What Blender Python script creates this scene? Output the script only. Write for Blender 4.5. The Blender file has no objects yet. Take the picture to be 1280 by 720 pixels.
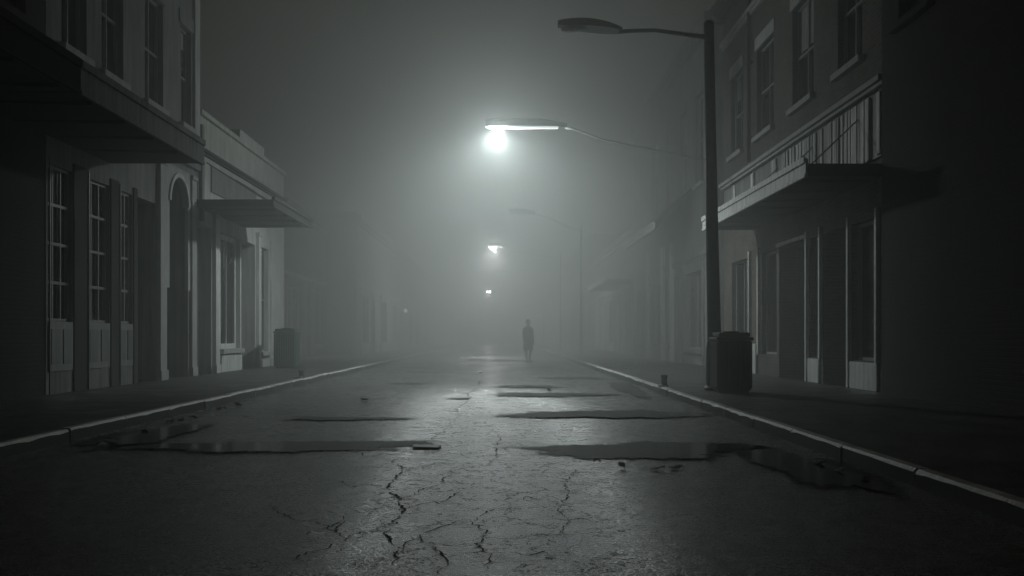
import bpy, bmesh, math, random
from mathutils import Vector, Matrix
random.seed(7)
C = bpy.context.scene.collection
R = math.radians
CAM_H = 1.1

# ------------------------------------------------------------------ materials
MATS = {}
def nodes(m):
    m.use_nodes = True
    nt = m.node_tree; nt.nodes.clear()
    out = nt.nodes.new('ShaderNodeOutputMaterial'); b = nt.nodes.new('ShaderNodeBsdfPrincipled')
    nt.links.new(b.outputs[0], out.inputs[0])
    return nt, b
def mat(name, col, rough=0.7, metal=0.0, var=0.45, scale=2.5, streak=0.0, bump=0.15, bscale=60, tint=None, spec=0.5):
    """weathered surface: large stains, vertical grime streaks, fine bump"""
    if name in MATS: return MATS[name]
    m = bpy.data.materials.new(name); nt, b = nodes(m); N = nt.nodes.new; L = nt.links.new
    tc = N('ShaderNodeNewGeometry')
    n1 = N('ShaderNodeTexNoise'); n1.inputs['Scale'].default_value = scale; n1.inputs['Detail'].default_value = 8
    n1.inputs['Roughness'].default_value = 0.7
    L(tc.outputs['Position'], n1.inputs['Vector'])
    mp = N('ShaderNodeMapping'); mp.inputs['Scale'].default_value = (9, 9, 0.7)
    L(tc.outputs['Position'], mp.inputs['Vector'])
    n2 = N('ShaderNodeTexNoise'); n2.inputs['Scale'].default_value = 1.0; n2.inputs['Detail'].default_value = 5
    L(mp.outputs[0], n2.inputs['Vector'])
    mx = N('ShaderNodeMix'); mx.data_type = 'FLOAT'; mx.inputs[0].default_value = streak
    L(n1.outputs[0], mx.inputs[2]); L(n2.outputs[0], mx.inputs[3])
    rp = N('ShaderNodeValToRGB'); rp.color_ramp.elements[0].position = 0.3; rp.color_ramp.elements[1].position = 0.7
    d = 1 - var
    c2 = tint or col
    rp.color_ramp.elements[0].color = (c2[0]*d, c2[1]*d, c2[2]*d, 1)
    rp.color_ramp.elements[1].color = (min(1, col[0]*(1+var*.4)), min(1, col[1]*(1+var*.4)), min(1, col[2]*(1+var*.4)), 1)
    L(mx.outputs[0], rp.inputs[0]); L(rp.outputs[0], b.inputs['Base Color'])
    b.inputs['Roughness'].default_value = rough; b.inputs['Metallic'].default_value = metal
    b.inputs['Specular IOR Level'].default_value = spec
    mr = N('ShaderNodeMapRange'); mr.inputs[3].default_value = max(0.03, rough-.15); mr.inputs[4].default_value = min(1, rough+.15)
    L(n1.outputs[0], mr.inputs[0]); L(mr.outputs[0], b.inputs['Roughness'])
    if bump:
        n3 = N('ShaderNodeTexNoise'); n3.inputs['Scale'].default_value = bscale; n3.inputs['Detail'].default_value = 4
        L(tc.outputs['Position'], n3.inputs['Vector'])
        bp = N('ShaderNodeBump'); bp.inputs['Strength'].default_value = bump; bp.inputs['Distance'].default_value = 0.02
        L(n3.outputs[0], bp.inputs['Height']); L(bp.outputs[0], b.inputs['Normal'])
    MATS[name] = m; return m
def brick_mat(name, col1, col2, mortar, rough=0.8):
    m = bpy.data.materials.new(name); nt, b = nodes(m); N = nt.nodes.new; L = nt.links.new
    g = N('ShaderNodeNewGeometry'); sp = N('ShaderNodeSeparateXYZ'); L(g.outputs['Position'], sp.inputs[0])
    ad = N('ShaderNodeMath'); ad.operation = 'ADD'; L(sp.outputs[0], ad.inputs[0]); L(sp.outputs[1], ad.inputs[1])
    cb = N('ShaderNodeCombineXYZ'); L(ad.outputs[0], cb.inputs[0]); L(sp.outputs[2], cb.inputs[1])
    bt = N('ShaderNodeTexBrick'); L(cb.outputs[0], bt.inputs['Vector'])
    bt.inputs['Scale'].default_value = 1.0; bt.inputs['Brick Width'].default_value = 0.22; bt.inputs['Row Height'].default_value = 0.075
    bt.inputs['Mortar Size'].default_value = 0.009; bt.inputs['Mortar Smooth'].default_value = 0.3
    bt.inputs['Color1'].default_value = (*col1, 1); bt.inputs['Color2'].default_value = (*col2, 1); bt.inputs['Mortar'].default_value = (*mortar, 1)
    n = N('ShaderNodeTexNoise'); n.inputs['Scale'].default_value = 0.9; n.inputs['Detail'].default_value = 9; n.inputs['Roughness'].default_value = .7
    mp = N('ShaderNodeMapping'); mp.inputs['Scale'].default_value = (1.6, 1.6, .6); L(g.outputs['Position'], mp.inputs[0]); L(mp.outputs[0], n.inputs['Vector'])
    rp = N('ShaderNodeValToRGB'); rp.color_ramp.elements[0].position = .3; rp.color_ramp.elements[0].color = (.35, .35, .35, 1)
    rp.color_ramp.elements[1].position = .72; rp.color_ramp.elements[1].color = (1.2, 1.2, 1.2, 1)
    L(n.outputs[0], rp.inputs[0])
    mx = N('ShaderNodeMix'); mx.data_type = 'RGBA'; mx.blend_type = 'MULTIPLY'; mx.inputs[0].default_value = 1
    L(bt.outputs['Color'], mx.inputs[6]); L(rp.outputs[0], mx.inputs[7]); L(mx.outputs[2], b.inputs['Base Color'])
    bp = N('ShaderNodeBump'); bp.invert = True; bp.inputs['Strength'].default_value = .6; bp.inputs['Distance'].default_value = .01
    L(bt.outputs['Fac'], bp.inputs['Height']); L(bp.outputs[0], b.inputs['Normal'])
    b.inputs['Roughness'].default_value = rough
    MATS[name] = m; return m
def glass_mat():
    m = bpy.data.materials.new('dark_glass'); nt, b = nodes(m); N = nt.nodes.new; L = nt.links.new
    g = N('ShaderNodeNewGeometry'); n = N('ShaderNodeTexNoise'); n.inputs['Scale'].default_value = 1.7; n.inputs['Detail'].default_value = 7
    L(g.outputs['Position'], n.inputs['Vector'])
    mr = N('ShaderNodeMapRange'); mr.inputs[1].default_value = .35; mr.inputs[2].default_value = .75; mr.inputs[3].default_value = .06; mr.inputs[4].default_value = .35
    L(n.outputs[0], mr.inputs[0]); L(mr.outputs[0], b.inputs['Roughness'])
    b.inputs['Base Color'].default_value = (.012, .013, .013, 1)
    bp = N('ShaderNodeBump'); bp.inputs['Strength'].default_value = .06; bp.inputs['Distance'].default_value = .05
    n2 = N('ShaderNodeTexNoise'); n2.inputs['Scale'].default_value = 2.2; L(g.outputs['Position'], n2.inputs['Vector'])
    L(n2.outputs[0], bp.inputs['Height']); L(bp.outputs[0], b.inputs['Normal'])
    MATS['glass'] = m; return m
def emit_mat(name, col, s):
    m = bpy.data.materials.new(name); nt, b = nodes(m)
    b.inputs['Base Color'].default_value = (.6, .6, .6, 1)
    b.inputs['Emission Color'].default_value = (*col, 1); b.inputs['Emission Strength'].default_value = s
    MATS[name] = m; return m

def asphalt_mat():
    m = bpy.data.materials.new('wet_asphalt'); nt, b = nodes(m); N = nt.nodes.new; L = nt.links.new
    g = N('ShaderNodeNewGeometry'); P = g.outputs['Position']
    def noise(scale, detail=6, rough=.6, mapping=None):
        n = N('ShaderNodeTexNoise'); n.inputs['Scale'].default_value = scale; n.inputs['Detail'].default_value = detail; n.inputs['Roughness'].default_value = rough
        if mapping:
            mp = N('ShaderNodeMapping'); mp.inputs['Scale'].default_value = mapping; L(P, mp.inputs[0]); L(mp.outputs[0], n.inputs['Vector'])
        else: L(P, n.inputs['Vector'])
        return n
    def rng(src, a, b_, c, d):
        r = N('ShaderNodeMapRange'); r.inputs[1].default_value = a; r.inputs[2].default_value = b_; r.inputs[3].default_value = c; r.inputs[4].default_value = d
        L(src, r.inputs[0]); return r.outputs[0]
    def math_(op, a, b_):
        k = N('ShaderNodeMath'); k.operation = op
        for i, v in enumerate((a, b_)):
            if isinstance(v, (int, float)): k.inputs[i].default_value = v
            else: L(v, k.inputs[i])
        return k.outputs[0]
    big = noise(.55, 7, .62, (1, .8, 1)); mid = noise(5, 7, .7); grit = noise(34, 4, .85)
    vor = N('ShaderNodeTexVoronoi'); vor.inputs['Scale'].default_value = 70; L(P, vor.inputs['Vector'])
    # fine crazing: distorted voronoi edges
    dn = noise(2.4, 6, .65); dv = N('ShaderNodeVectorMath'); dv.operation = 'SCALE'; dv.inputs[3].default_value = .8
    L(dn.outputs['Color'], dv.inputs[0]); av = N('ShaderNodeVectorMath'); L(P, av.inputs[0]); L(dv.outputs[0], av.inputs[1])
    cr = N('ShaderNodeTexVoronoi'); cr.feature = 'DISTANCE_TO_EDGE'; cr.inputs['Scale'].default_value = 2.9; cr.inputs['Randomness'].default_value = 1; L(av.outputs[0], cr.inputs['Vector'])
    line = math_('MULTIPLY', rng(cr.outputs['Distance'], 0.002, .022, 1, 0), rng(noise(7, 4, .7).outputs[0], .34, .46, .25, 1))
    sx = N('ShaderNodeSeparateXYZ'); L(P, sx.inputs[0])
    worn = math_('MULTIPLY', rng(math_('ABSOLUTE', math_('ADD', sx.outputs[0], .15), 0), .2, 1.6, .16, -.06), rng(sx.outputs[1], 10, 22, 1, .3))
    where = rng(math_('ADD', noise(1.9, 5, .7).outputs[0], worn), .48, .62, 0, 1)
    crack = math_('MULTIPLY', line, where)
    rp = N('ShaderNodeValToRGB'); e = rp.color_ramp.elements
    e[0].position = .40; e[0].color = (.010, .011, .011, 1); e[1].position = .62; e[1].color = (.17, .178, .174, 1)
    mixf = math_('ADD', math_('MULTIPLY', mid.outputs[0], .35), math_('MULTIPLY', grit.outputs[0], .65))
    L(mixf, rp.inputs[0])
    mx = N('ShaderNodeMix'); mx.data_type = 'RGBA'; L(crack, mx.inputs[0]); L(rp.outputs[0], mx.inputs[6]); mx.inputs[7].default_value = (.006, .006, .006, 1)
    L(mx.outputs[2], b.inputs['Base Color'])
    rgh = math_('ADD', rng(big.outputs[0], .28, .72, .11, .23), rng(mid.outputs[0], .3, .7, -.05, .10))
    gr = rng(grit.outputs[0], .38, .62, 0, 1)
    L(math_('ADD', math_('ADD', rgh, math_('MULTIPLY', gr, .12)), math_('MULTIPLY', crack, .5)), b.inputs['Roughness'])
    b.inputs['IOR'].default_value = 1.9
    L(math_('MULTIPLY', math_('SUBTRACT', 1.0, crack), math_('SUBTRACT', 1.3, math_('MULTIPLY', gr, 1.0))), b.inputs['Specular IOR Level'])
    pit = rng(noise(11, 5, .75, (1, .8, 1)).outputs[0], .30, .40, 1, 0)
    h = math_('ADD', math_('MULTIPLY', grit.outputs[0], .75), math_('MULTIPLY', vor.outputs['Distance'], .6))
    h = math_('ADD', h, math_('MULTIPLY', mid.outputs[0], 1.6))
    h = math_('SUBTRACT', h, math_('ADD', math_('MULTIPLY', crack, 2.2), math_('MULTIPLY', pit, 1.2)))
    bp = N('ShaderNodeBump'); bp.inputs['Strength'].default_value = .30; bp.inputs['Distance'].default_value = .038
    L(h, bp.inputs['Height']); L(bp.outputs[0], b.inputs['Normal'])
    MATS['asphalt'] = m
def paving_mat(name, bw, rh, base, dark):
    m = bpy.data.materials.new(name); nt, b = nodes(m); N = nt.nodes.new; L = nt.links.new
    g = N('ShaderNodeNewGeometry')
    bt = N('ShaderNodeTexBrick'); L(g.outputs['Position'], bt.inputs['Vector']); bt.offset = 0
    bt.inputs['Scale'].default_value = 1; bt.inputs['Brick Width'].default_value = bw; bt.inputs['Row Height'].default_value = rh
    bt.inputs['Mortar Size'].default_value = .012; bt.inputs['Mortar Smooth'].default_value = .4
    bt.inputs['Color1'].default_value = (*base, 1); bt.inputs['Color2'].default_value = (base[0]*.75, base[1]*.75, base[2]*.75, 1); bt.inputs['Mortar'].default_value = (*dark, 1)
    n = N('ShaderNodeTexNoise'); n.inputs['Scale'].default_value = 1.6; n.inputs['Detail'].default_value = 9; n.inputs['Roughness'].default_value = .7
    L(g.outputs['Position'], n.inputs['Vector'])
    rp = N('ShaderNodeValToRGB'); rp.color_ramp.elements[0].position = .32; rp.color_ramp.elements[0].color = (.3, .3, .3, 1); rp.color_ramp.elements[1].position = .7
    L(n.outputs[0], rp.inputs[0])
    mx = N('ShaderNodeMix'); mx.data_type = 'RGBA'; mx.blend_type = 'MULTIPLY'; mx.inputs[0].default_value = 1
    L(bt.outputs['Color'], mx.inputs[6]); L(rp.outputs[0], mx.inputs[7]); L(mx.outputs[2], b.inputs['Base Color'])
    mr = N('ShaderNodeMapRange'); mr.inputs[1].default_value = .35; mr.inputs[2].default_value = .65; mr.inputs[3].default_value = .35; mr.inputs[4].default_value = .65
    L(n.outputs[0], mr.inputs[0]); L(mr.outputs[0], b.inputs['Roughness'])
    n3 = N('ShaderNodeTexNoise'); n3.inputs['Scale'].default_value = 50; n3.inputs['Detail'].default_value = 5; L(g.outputs['Position'], n3.inputs['Vector'])
    ad = N('ShaderNodeMath'); ad.operation = 'SUBTRACT'; L(n3.outputs[0], ad.inputs[0]); L(bt.outputs['Fac'], ad.inputs[1])
    bp = N('ShaderNodeBump'); bp.inputs['Strength'].default_value = .4; bp.inputs['Distance'].default_value = .012
    L(ad.outputs[0], bp.inputs['Height']); L(bp.outputs[0], b.inputs['Normal'])
    MATS[name] = m

asphalt_mat(); glass_mat()
paving_mat('paving', 1.2, 1.2, (.07, .072, .068), (.02, .02, .02))
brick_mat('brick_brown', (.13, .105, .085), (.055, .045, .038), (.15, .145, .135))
brick_mat('brick_shaded', (.022, .020, .016), (.018, .016, .013), (.016, .015, .013), .9)  # near walls: the lack of light is put into the brick colour
brick_mat('brick_grey', (.13, .13, .125), (.10, .10, .10), (.08, .08, .08))
mat('stucco_grey', (.25, .255, .245), .8, streak=.6, var=.75, scale=1.2)
mat('stucco_pale', (.56, .57, .54), .75, streak=.6, var=.45, scale=1.5)
mat('stone_pale', (.42, .43, .41), .7, streak=.4, var=.4, scale=5)
mat('paint_pale', (.68, .70, .67), .5, streak=.6, var=.5, scale=6)
mat('paint_dark', (.022, .024, .022), .85, streak=.5, var=.4, scale=4)
mat('black_paint_and_shade', (.010, .010, .009), .9, var=.3, scale=4, spec=.05)  # real black on the downpipe; elsewhere foreground darkness put into the colour
mat('sheet_metal', (.20, .21, .20), .45, .6, streak=.7, var=.5, scale=3)
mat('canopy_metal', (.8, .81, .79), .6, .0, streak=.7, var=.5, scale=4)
mat('canopy_dark_streaked', (.13, .135, .13), .8, streak=.8, var=.7, scale=4)  # darker streaked tone for the left shop's fascia
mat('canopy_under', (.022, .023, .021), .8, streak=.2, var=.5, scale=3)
mat('pole_metal', (.13, .136, .131), .6, .0, var=.4, scale=6, bscale=120)
mat('far_pole_fogged', (.05, .053, .051), .9, .0, var=.3, scale=6, spec=.05)  # fading into fog put into the colour of the far poles
mat('lamp_metal', (.42, .44, .43), .5, .0, var=.3, scale=8)  # lightened; fog over the near lamp is put into this tone
mat('kerb_stone_lit', (.66, .67, .63), .55, var=.55, scale=3.5, bump=.5, bscale=25)  # paler than the face: lamp light on the top put into the colour
mat('kerb_face_shade', (.05, .052, .048), .6, var=.5, scale=4)  # wet road-side face, its shade put into the colour
mat('sign_paint', (.8, .82, .78), .6, streak=.9, var=.85, scale=3)
mat('sign_board_paint', (.24, .25, .24), .6, streak=.9, var=.7, scale=2)
mat('curtain', (.38, .38, .36), .9, streak=.8, var=.5, scale=5)
mat('bin_paint', (.014, .016, .014), .7, .0, var=.4, scale=6)
mat('bin_green', (.06, .10, .09), .5, .2, var=.4, scale=6)
mat('soil_ground', (.06, .06, .05), .9, var=.5, scale=.5)
mat('tar', (.006, .006, .006), .9, var=.3, scale=12, spec=.05)
mat('litter_pale', (.7, .71, .68), .7, var=.5, scale=20)
mat('litter_brown', (.14, .11, .08), .8, var=.5, scale=20)
mat('board_wood', (.6, .62, .6), .5, var=.5, scale=12)
mat('coat_cloth', (.025, .027, .03), .9, var=.3, scale=8)
mat('trouser_cloth', (.02, .02, .024), .9, var=.3, scale=8)
mat('pane_shaded', (.014, .014, .012), .85, var=.4, spec=.1)  # near panes matted against reflections, darkness put into their colour
mat('skin', (.30, .20, .15), .6, var=.15, scale=10)
mat('hair_dark', (.02, .016, .012), .6, var=.3, scale=60)
mat('shoe_leather', (.012, .012, .012), .4, var=.3, scale=20)
mat('window_frame_paint', (.30, .31, .30), .5, streak=.5, var=.5, scale=7)
LC = (.89, 1.0, .98)
emit_mat('lamp_lens_bright', LC, 2.5)
emit_mat('lamp_lens_far', LC, 14)
emit_mat('lamp_lens_farthest', LC, 350)
emit_mat('lamp_tube_dim', LC, .9)
emit_mat('porch_glow', LC, 1.0)
mat('lamp_lens_off', (.55, .58, .57), .25, var=.2, scale=9)
def water_mat(key='water', ior=1.06, col=.008):
    m = bpy.data.materials.new('puddle_'+key); nt, b = nodes(m); N = nt.nodes.new; L = nt.links.new
    g = N('ShaderNodeNewGeometry')
    b.inputs['Base Color'].default_value = (col, col*1.1, col*1.1, 1); b.inputs['IOR'].default_value = ior
    n = N('ShaderNodeTexNoise'); n.inputs['Scale'].default_value = 6; n.inputs['Detail'].default_value = 3; L(g.outputs['Position'], n.inputs['Vector'])
    bp = N('ShaderNodeBump'); bp.inputs['Strength'].default_value = .05; bp.inputs['Distance'].default_value = .01
    L(n.outputs[0], bp.inputs['Height']); L(bp.outputs[0], b.inputs['Normal'])
    at = N('ShaderNodeAttribute'); at.attribute_name = 'wet'
    n2 = N('ShaderNodeTexNoise'); n2.inputs['Scale'].default_value = 9; n2.inputs['Detail'].default_value = 6; n2.inputs['Roughness'].default_value = .7; L(g.outputs['Position'], n2.inputs['Vector'])
    mr = N('ShaderNodeMapRange'); mr.inputs[1].default_value = .3; mr.inputs[2].default_value = .7; mr.inputs[3].default_value = -.5; mr.inputs[4].default_value = .5; L(n2.outputs[0], mr.inputs[0])
    ad = N('ShaderNodeMath'); L(at.outputs['Fac'], ad.inputs[0]); L(mr.outputs[0], ad.inputs[1])
    m2 = N('ShaderNodeMapRange'); m2.inputs[1].default_value = .15; m2.inputs[2].default_value = .6; L(ad.outputs[0], m2.inputs[0])
    L(m2.outputs[0], b.inputs['Alpha'])
    m3 = N('ShaderNodeMapRange'); m3.inputs[3].default_value = .2; m3.inputs[4].default_value = .14; L(m2.outputs[0], m3.inputs[0]); L(m3.outputs[0], b.inputs['Roughness'])
    MATS[key] = m
water_mat(); water_mat('film', 1.9, .14)

# ------------------------------------------------------------------ mesh builder
class MB:
    def __init__(s): s.v = []; s.f = []
    def box(s, x0, x1, y0, y1, z0, z1):
        x0, x1 = min(x0, x1), max(x0, x1); y0, y1 = min(y0, y1), max(y0, y1); z0, z1 = min(z0, z1), max(z0, z1)
        n = len(s.v)
        s.v += [(x, y, z) for z in (z0, z1) for y in (y0, y1) for x in (x0, x1)]
        s.f += [tuple(n+i for i in q) for q in ((0, 2, 3, 1), (4, 5, 7, 6), (0, 1, 5, 4), (2, 6, 7, 3), (0, 4, 6, 2), (1, 3, 7, 5))]
        return s
    def quad(s, *p):
        n = len(s.v); s.v += [tuple(q) for q in p]; s.f.append(tuple(range(n, n+len(p)))); return s
    def tube(s, pts, rad, seg=12, cap=True, flat=1.0):
        n0 = len(s.v); pts = [Vector(p) for p in pts]
        if not hasattr(rad, '__len__'): rad = [rad]*len(pts)
        for i, p in enumerate(pts):
            d = (pts[min(i+1, len(pts)-1)] - pts[max(i-1, 0)]).normalized()
            up = Vector((0, 1, 0)) if abs(d.y) < .9 else Vector((1, 0, 0))
            a = d.cross(up).normalized(); b = d.cross(a).normalized()
            for k in range(seg):
                t = 2*math.pi*k/seg
                s.v.append(tuple(p + a*math.cos(t)*rad[i]*flat + b*math.sin(t)*rad[i]))
        for i in range(len(pts)-1):
            for k in range(seg):
                a = n0+i*seg+k; b = n0+i*seg+(k+1) % seg
                s.f.append((a, b, b+seg, a+seg))
        if cap:
            s.f.append(tuple(range(n0, n0+seg))[::-1]); s.f.append(tuple(range(n0+(len(pts)-1)*seg, n0+len(pts)*seg)))
        return s
    def lathe(s, cx, cy, prof, seg=20):
        n0 = len(s.v)
        for r, z in prof:
            for k in range(seg):
                t = 2*math.pi*k/seg; s.v.append((cx+r*math.cos(t), cy+r*math.sin(t), z))
        for i in range(len(prof)-1):
            for k in range(seg):
                a = n0+i*seg+k; b = n0+i*seg+(k+1) % seg
                s.f.append((a, b, b+seg, a+seg))
        s.f.append(tuple(range(n0, n0+seg))[::-1]); s.f.append(tuple(range(n0+(len(prof)-1)*seg, n0+len(prof)*seg)))
        return s
    def build(s, name, m, parent=None, smooth=False, bevel=0):
        me = bpy.data.meshes.new(name); me.from_pydata(s.v, [], s.f); me.update()
        bm = bmesh.new(); bm.from_mesh(me); bmesh.ops.recalc_face_normals(bm, faces=bm.faces); bm.to_mesh(me); bm.free()
        me.materials.append(MATS[m])
        if smooth:
            for p in me.polygons: p.use_smooth = True
        o = bpy.data.objects.new(name, me); C.objects.link(o)
        if parent: 
            o.parent = parent
            # meshes are written in world coordinates; keep them there
            q = parent; off = Vector((0, 0, 0))
            while q: off += q.location; q = q.parent
            for v in me.vertices: v.co -= off
        if bevel:
            b = o.modifiers.new('Bevel', 'BEVEL'); b.width = bevel; b.segments = 2; b.limit_method = 'ANGLE'
        return o
def tag(o, label=None, cat=None, group=None, kind=None):
    if label: o['label'] = label
    if cat: o['category'] = cat
    if group: o['group'] = group
    if kind: o['kind'] = kind
    return o
def empty(name, loc, label, cat, group=None):
    o = bpy.data.objects.new(name, None); o.empty_display_size = .3; C.objects.link(o); o.location = loc
    return tag(o, label, cat, group)
def struct(name, mb, m, label=None, **k):
    return tag(mb.build(name, m, **k), label, None, None, 'structure')

# ------------------------------------------------------------------ ground
KL, KR = -4.5, 3.0            # kerb faces
FL, FR = -7.6, 6.6            # facade planes
Y0, Y1 = -14, 420
g = MB(); g.quad((-600, -200, -.06), (600, -200, -.06), (600, 1200, -.06), (-600, 1200, -.06)); struct('ground', g, 'soil_ground')
# road sheet, gently uneven
def road_z(x, y):
    return .006*math.sin(x*1.3+y*.23) + .004*math.sin(y*.9+x*.5)
g = MB(); nx = 40
ys = [Y0+i*.45 for i in range(150)]; ys += [ys[-1]+(Y1-ys[-1])*(k/40)**1.4 for k in range(1, 41)]
for j, y in enumerate(ys):
    for i in range(nx+1):
        x = KL+(KR-KL)*i/nx; g.v.append((x, y, road_z(x, y)))
for j in range(len(ys)-1):
    for i in range(nx):
        a = j*(nx+1)+i; g.f.append((a, a+1, a+nx+2, a+nx+1))
struct('road', g, 'asphalt', smooth=True)
for nm, k, f, s in (('pavement_left', KL-.10, -30, -1), ('pavement_right', KR+.10, 30, 1)):
    g = MB(); g.box(k, f, Y0, Y1, -.05, .12); struct(nm, g, 'paving')
for nm, k, s in (('kerb_left', KL, -1), ('kerb_right', KR, 1)):
    g = MB(); y = Y0
    rr = random.Random(3+s)
    while y < 160:
        ln = 1.5; dz = rr.uniform(-.006, .008); dx = rr.uniform(-.008, .008)
        # chipped upper arris: several small segments
        n = 7; a = []
        for i in range(n+1):
            yy = y+.012+(ln-.024)*i/n
            a.append((yy, rr.uniform(0, .008) if rr.random() < .8 else rr.uniform(.008, .022)))
        for i in range(n):
            (ya, ca), (yb, cb) = a[i], a[i+1]
            x0 = k+dx; x1 = k+s*.105; zt = .132+dz
            g.quad((x0, ya, -.03), (x0, yb, -.03), (x0, yb, zt-.02-cb), (x0, ya, zt-.02-ca))
            g.quad((x0, ya, zt-.02-ca), (x0, yb, zt-.02-cb), (x0+s*(.015+cb), yb, zt), (x0+s*(.015+ca), ya, zt))
            g.quad((x0+s*(.015+ca), ya, zt), (x0+s*(.015+cb), yb, zt), (x1, yb, zt), (x1, ya, zt))
            g.quad((x1, ya, zt), (x1, yb, zt), (x1, yb, -.03), (x1, ya, -.03))
        for ye in (y+.012, y+ln-.012):
            g.quad((k+dx, ye, -.03), (k+dx, ye, .11+dz), (k+s*.105, ye, .13+dz), (k+s*.105, ye, -.03))
        y += ln
    ob = struct(nm, g, 'kerb_stone_lit'); ob.data.materials.append(MATS['kerb_face_shade'])
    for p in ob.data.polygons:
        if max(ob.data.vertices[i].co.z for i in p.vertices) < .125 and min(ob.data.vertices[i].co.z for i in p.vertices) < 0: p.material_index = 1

# puddles: thin sheets on the road
def puddle(cx, cy, rx, ry, seed, label, m='water'):
    rr = random.Random(seed); n = 72; ph = [rr.uniform(0, 6.28) for _ in range(7)]; pts = []
    for i in range(n):
        t = 2*math.pi*i/n
        r = 1+.16*math.sin(2*t+ph[0])+.12*math.sin(3*t+ph[1])+.10*math.sin(5*t+ph[2])+.07*math.sin(9*t+ph[3])+.05*math.sin(14*t+ph[4])+.03*math.sin(23*t+ph[5])
        x = cx+rx*r*math.cos(t); y = cy+ry*r*math.sin(t)
        x = min(max(x, KL+.01), KR-.01)
        pts.append((x, y, .013))
    g = MB(); rings = (1.0, .9, .78, .6, .35, .1)
    for k in rings: g.v += [(cx+(p[0]-cx)*k, cy+(p[1]-cy)*k, p[2]) for p in pts]
    for j in range(len(rings)-1):
        for i in range(n): g.f.append((j*n+i, j*n+(i+1) % n, (j+1)*n+(i+1) % n, (j+1)*n+i))
    g.f.append(tuple(range((len(rings)-1)*n, len(rings)*n)))
    o = struct('puddle', g, m, label)
    at = o.data.attributes.new('wet', 'FLOAT', 'POINT')
    for j in range(len(rings)):
        for i in range(n): at.data[j*n+i].value = (0, .35, .7, 1, 1, 1)[j]
for a in [(-2.2, 9.5, 1.5, .55, 1, 'long dark puddle left of the road centre, nearest on that side'),
          (1.35, 9.2, 1.25, .7, 2, 'wide dark puddle right of the road centre'),
          (1.5, 13.4, 1.4, .8, 3, 'dark puddle by the right kerb, short of the bin'),
          (.85, 17.9, 1.1, .7, 4, 'narrow puddle across the right half of the road'),
          (.5, 20.8, .9, .5, 5, 'thin puddle near the middle of the road'),
          (-.75, 16.7, .25, .2, 6, 'small puddle on the road centre line'),
          (-2.1, 12.7, .9, .3, 7, 'thin streak of water on the left of the road'),
          (-2.1, 22.0, .5, .4, 8, 'small far puddle on the left of the road'),
          (2.55, 8.0, .42, 1.5, 9, 'gutter water along the right kerb'),
          (-.3, 43.0, 1.6, 2.2, 10, 'far puddle shining below the street lamps'),
          (-.5, 55.0, 1.5, 2.0, 11, 'farthest puddle shining below the street lamps'),
          (1.9, 25.0, .8, .8, 13, 'puddle in front of the walking figure'),
          (-3.9, 10.5, .4, 1.6, 14, 'gutter water along the left kerb'),
          (2.6, 20.0, .3, 3.0, 15, 'gutter water beside the kerb stump')]:
    puddle(*a)

# cracks in the asphalt: ragged ribbons following traced lines
def gp(px, py):       # 1280-wide photo position of a point on the ground, used only to measure the crack layout
    y = 1200*CAM_H/(py-420); return ((px-628)*y/1200, y)
CR = [[(538, 719), (524, 716), (511, 709), (496, 705), (492, 692), (500, 687), (490, 674), (480, 659), (488, 654), (495, 655), (503, 641), (495, 632), (498, 625), (492, 620), (484, 610), (490, 600), (500, 592), (497, 582), (490, 577), (497, 572)],
      [(500, 687), (507, 680), (514, 676), (526, 672), (540, 663), (551, 660), (560, 655), (574, 650), (590, 652)],
      [(503, 641), (516, 634), (530, 630), (546, 628), (556, 631), (562, 622), (574, 612), (590, 613)],
      [(498, 625), (511, 622), (523, 618), (530, 612), (545, 608), (553, 604), (560, 594), (568, 588)],
      [(526, 672), (540, 684), (556, 694), (556, 706), (548, 719)], [(480, 659), (455, 664), (432, 672), (420, 664), (424, 652), (432, 645)],
      [(432, 672), (410, 684), (384, 690), (366, 700)], [(424, 652), (400, 662), (378, 668)],
      [(500, 592), (515, 588), (530, 585), (545, 580)], [(497, 572), (503, 566), (520, 562), (535, 552), (548, 546), (560, 536)],
      [(560, 536), (566, 528), (574, 521), (569, 512), (580, 506), (588, 498), (584, 492), (598, 484), (601, 474)], [(574, 521), (590, 519), (606, 515), (622, 516)],
      [(568, 588), (580, 584), (596, 586), (612, 580), (622, 572), (618, 560), (626, 548), (621, 540)],
      [(700, 668), (706, 652), (698, 640), (705, 626), (712, 618), (706, 606), (716, 598), (722, 588)], [(705, 626), (690, 622), (672, 626), (655, 622), (640, 628)], [(706, 652), (724, 648), (744, 654), (762, 650)],
      [(590, 652), (602, 664), (598, 680), (612, 694), (606, 712)], [(612, 694), (634, 690), (660, 696), (684, 690)], [(420, 664), (396, 652), (372, 650), (352, 640), (340, 630)],
      [(484, 610), (462, 606), (444, 609), (430, 602), (412, 604)], [(497, 572), (480, 568), (462, 572), (446, 566)], [(590, 652), (610, 640), (630, 636), (650, 638)]]
g = MB(); rr = random.Random(11)
for line in CR:
    pts = [Vector(gp(*p)) for p in line]
    fine = []
    for a, b in zip(pts, pts[1:]):
        n = max(2, int((b-a).length/.03))
        for i in range(n): fine.append(a.lerp(b, i/n))
    fine.append(pts[-1]); n = len(fine)
    pl = []
    wv = 0
    for i, p in enumerate(fine):
        wv = .7*wv+rr.uniform(-.02, .02); q = p+Vector((wv, rr.uniform(-.018, .018)))
        w = (.001+(.008 if len(line) > 12 else .0045)*abs(math.sin(i*.21+n))*math.sin(math.pi*min(1, (i+.5)/n))**.5)*rr.uniform(.4, 1.6)
        d = (fine[min(i+1, n-1)]-fine[max(i-1, 0)]).normalized(); nrm = Vector((-d.y, d.x))
        pl.append((q+nrm*w, q-nrm*w))
    for (a, b), (c, d) in zip(pl, pl[1:]):
        g.quad(*[(v.x, v.y, road_z(v.x, v.y)+.004) for v in (a, b, d, c)])
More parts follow.
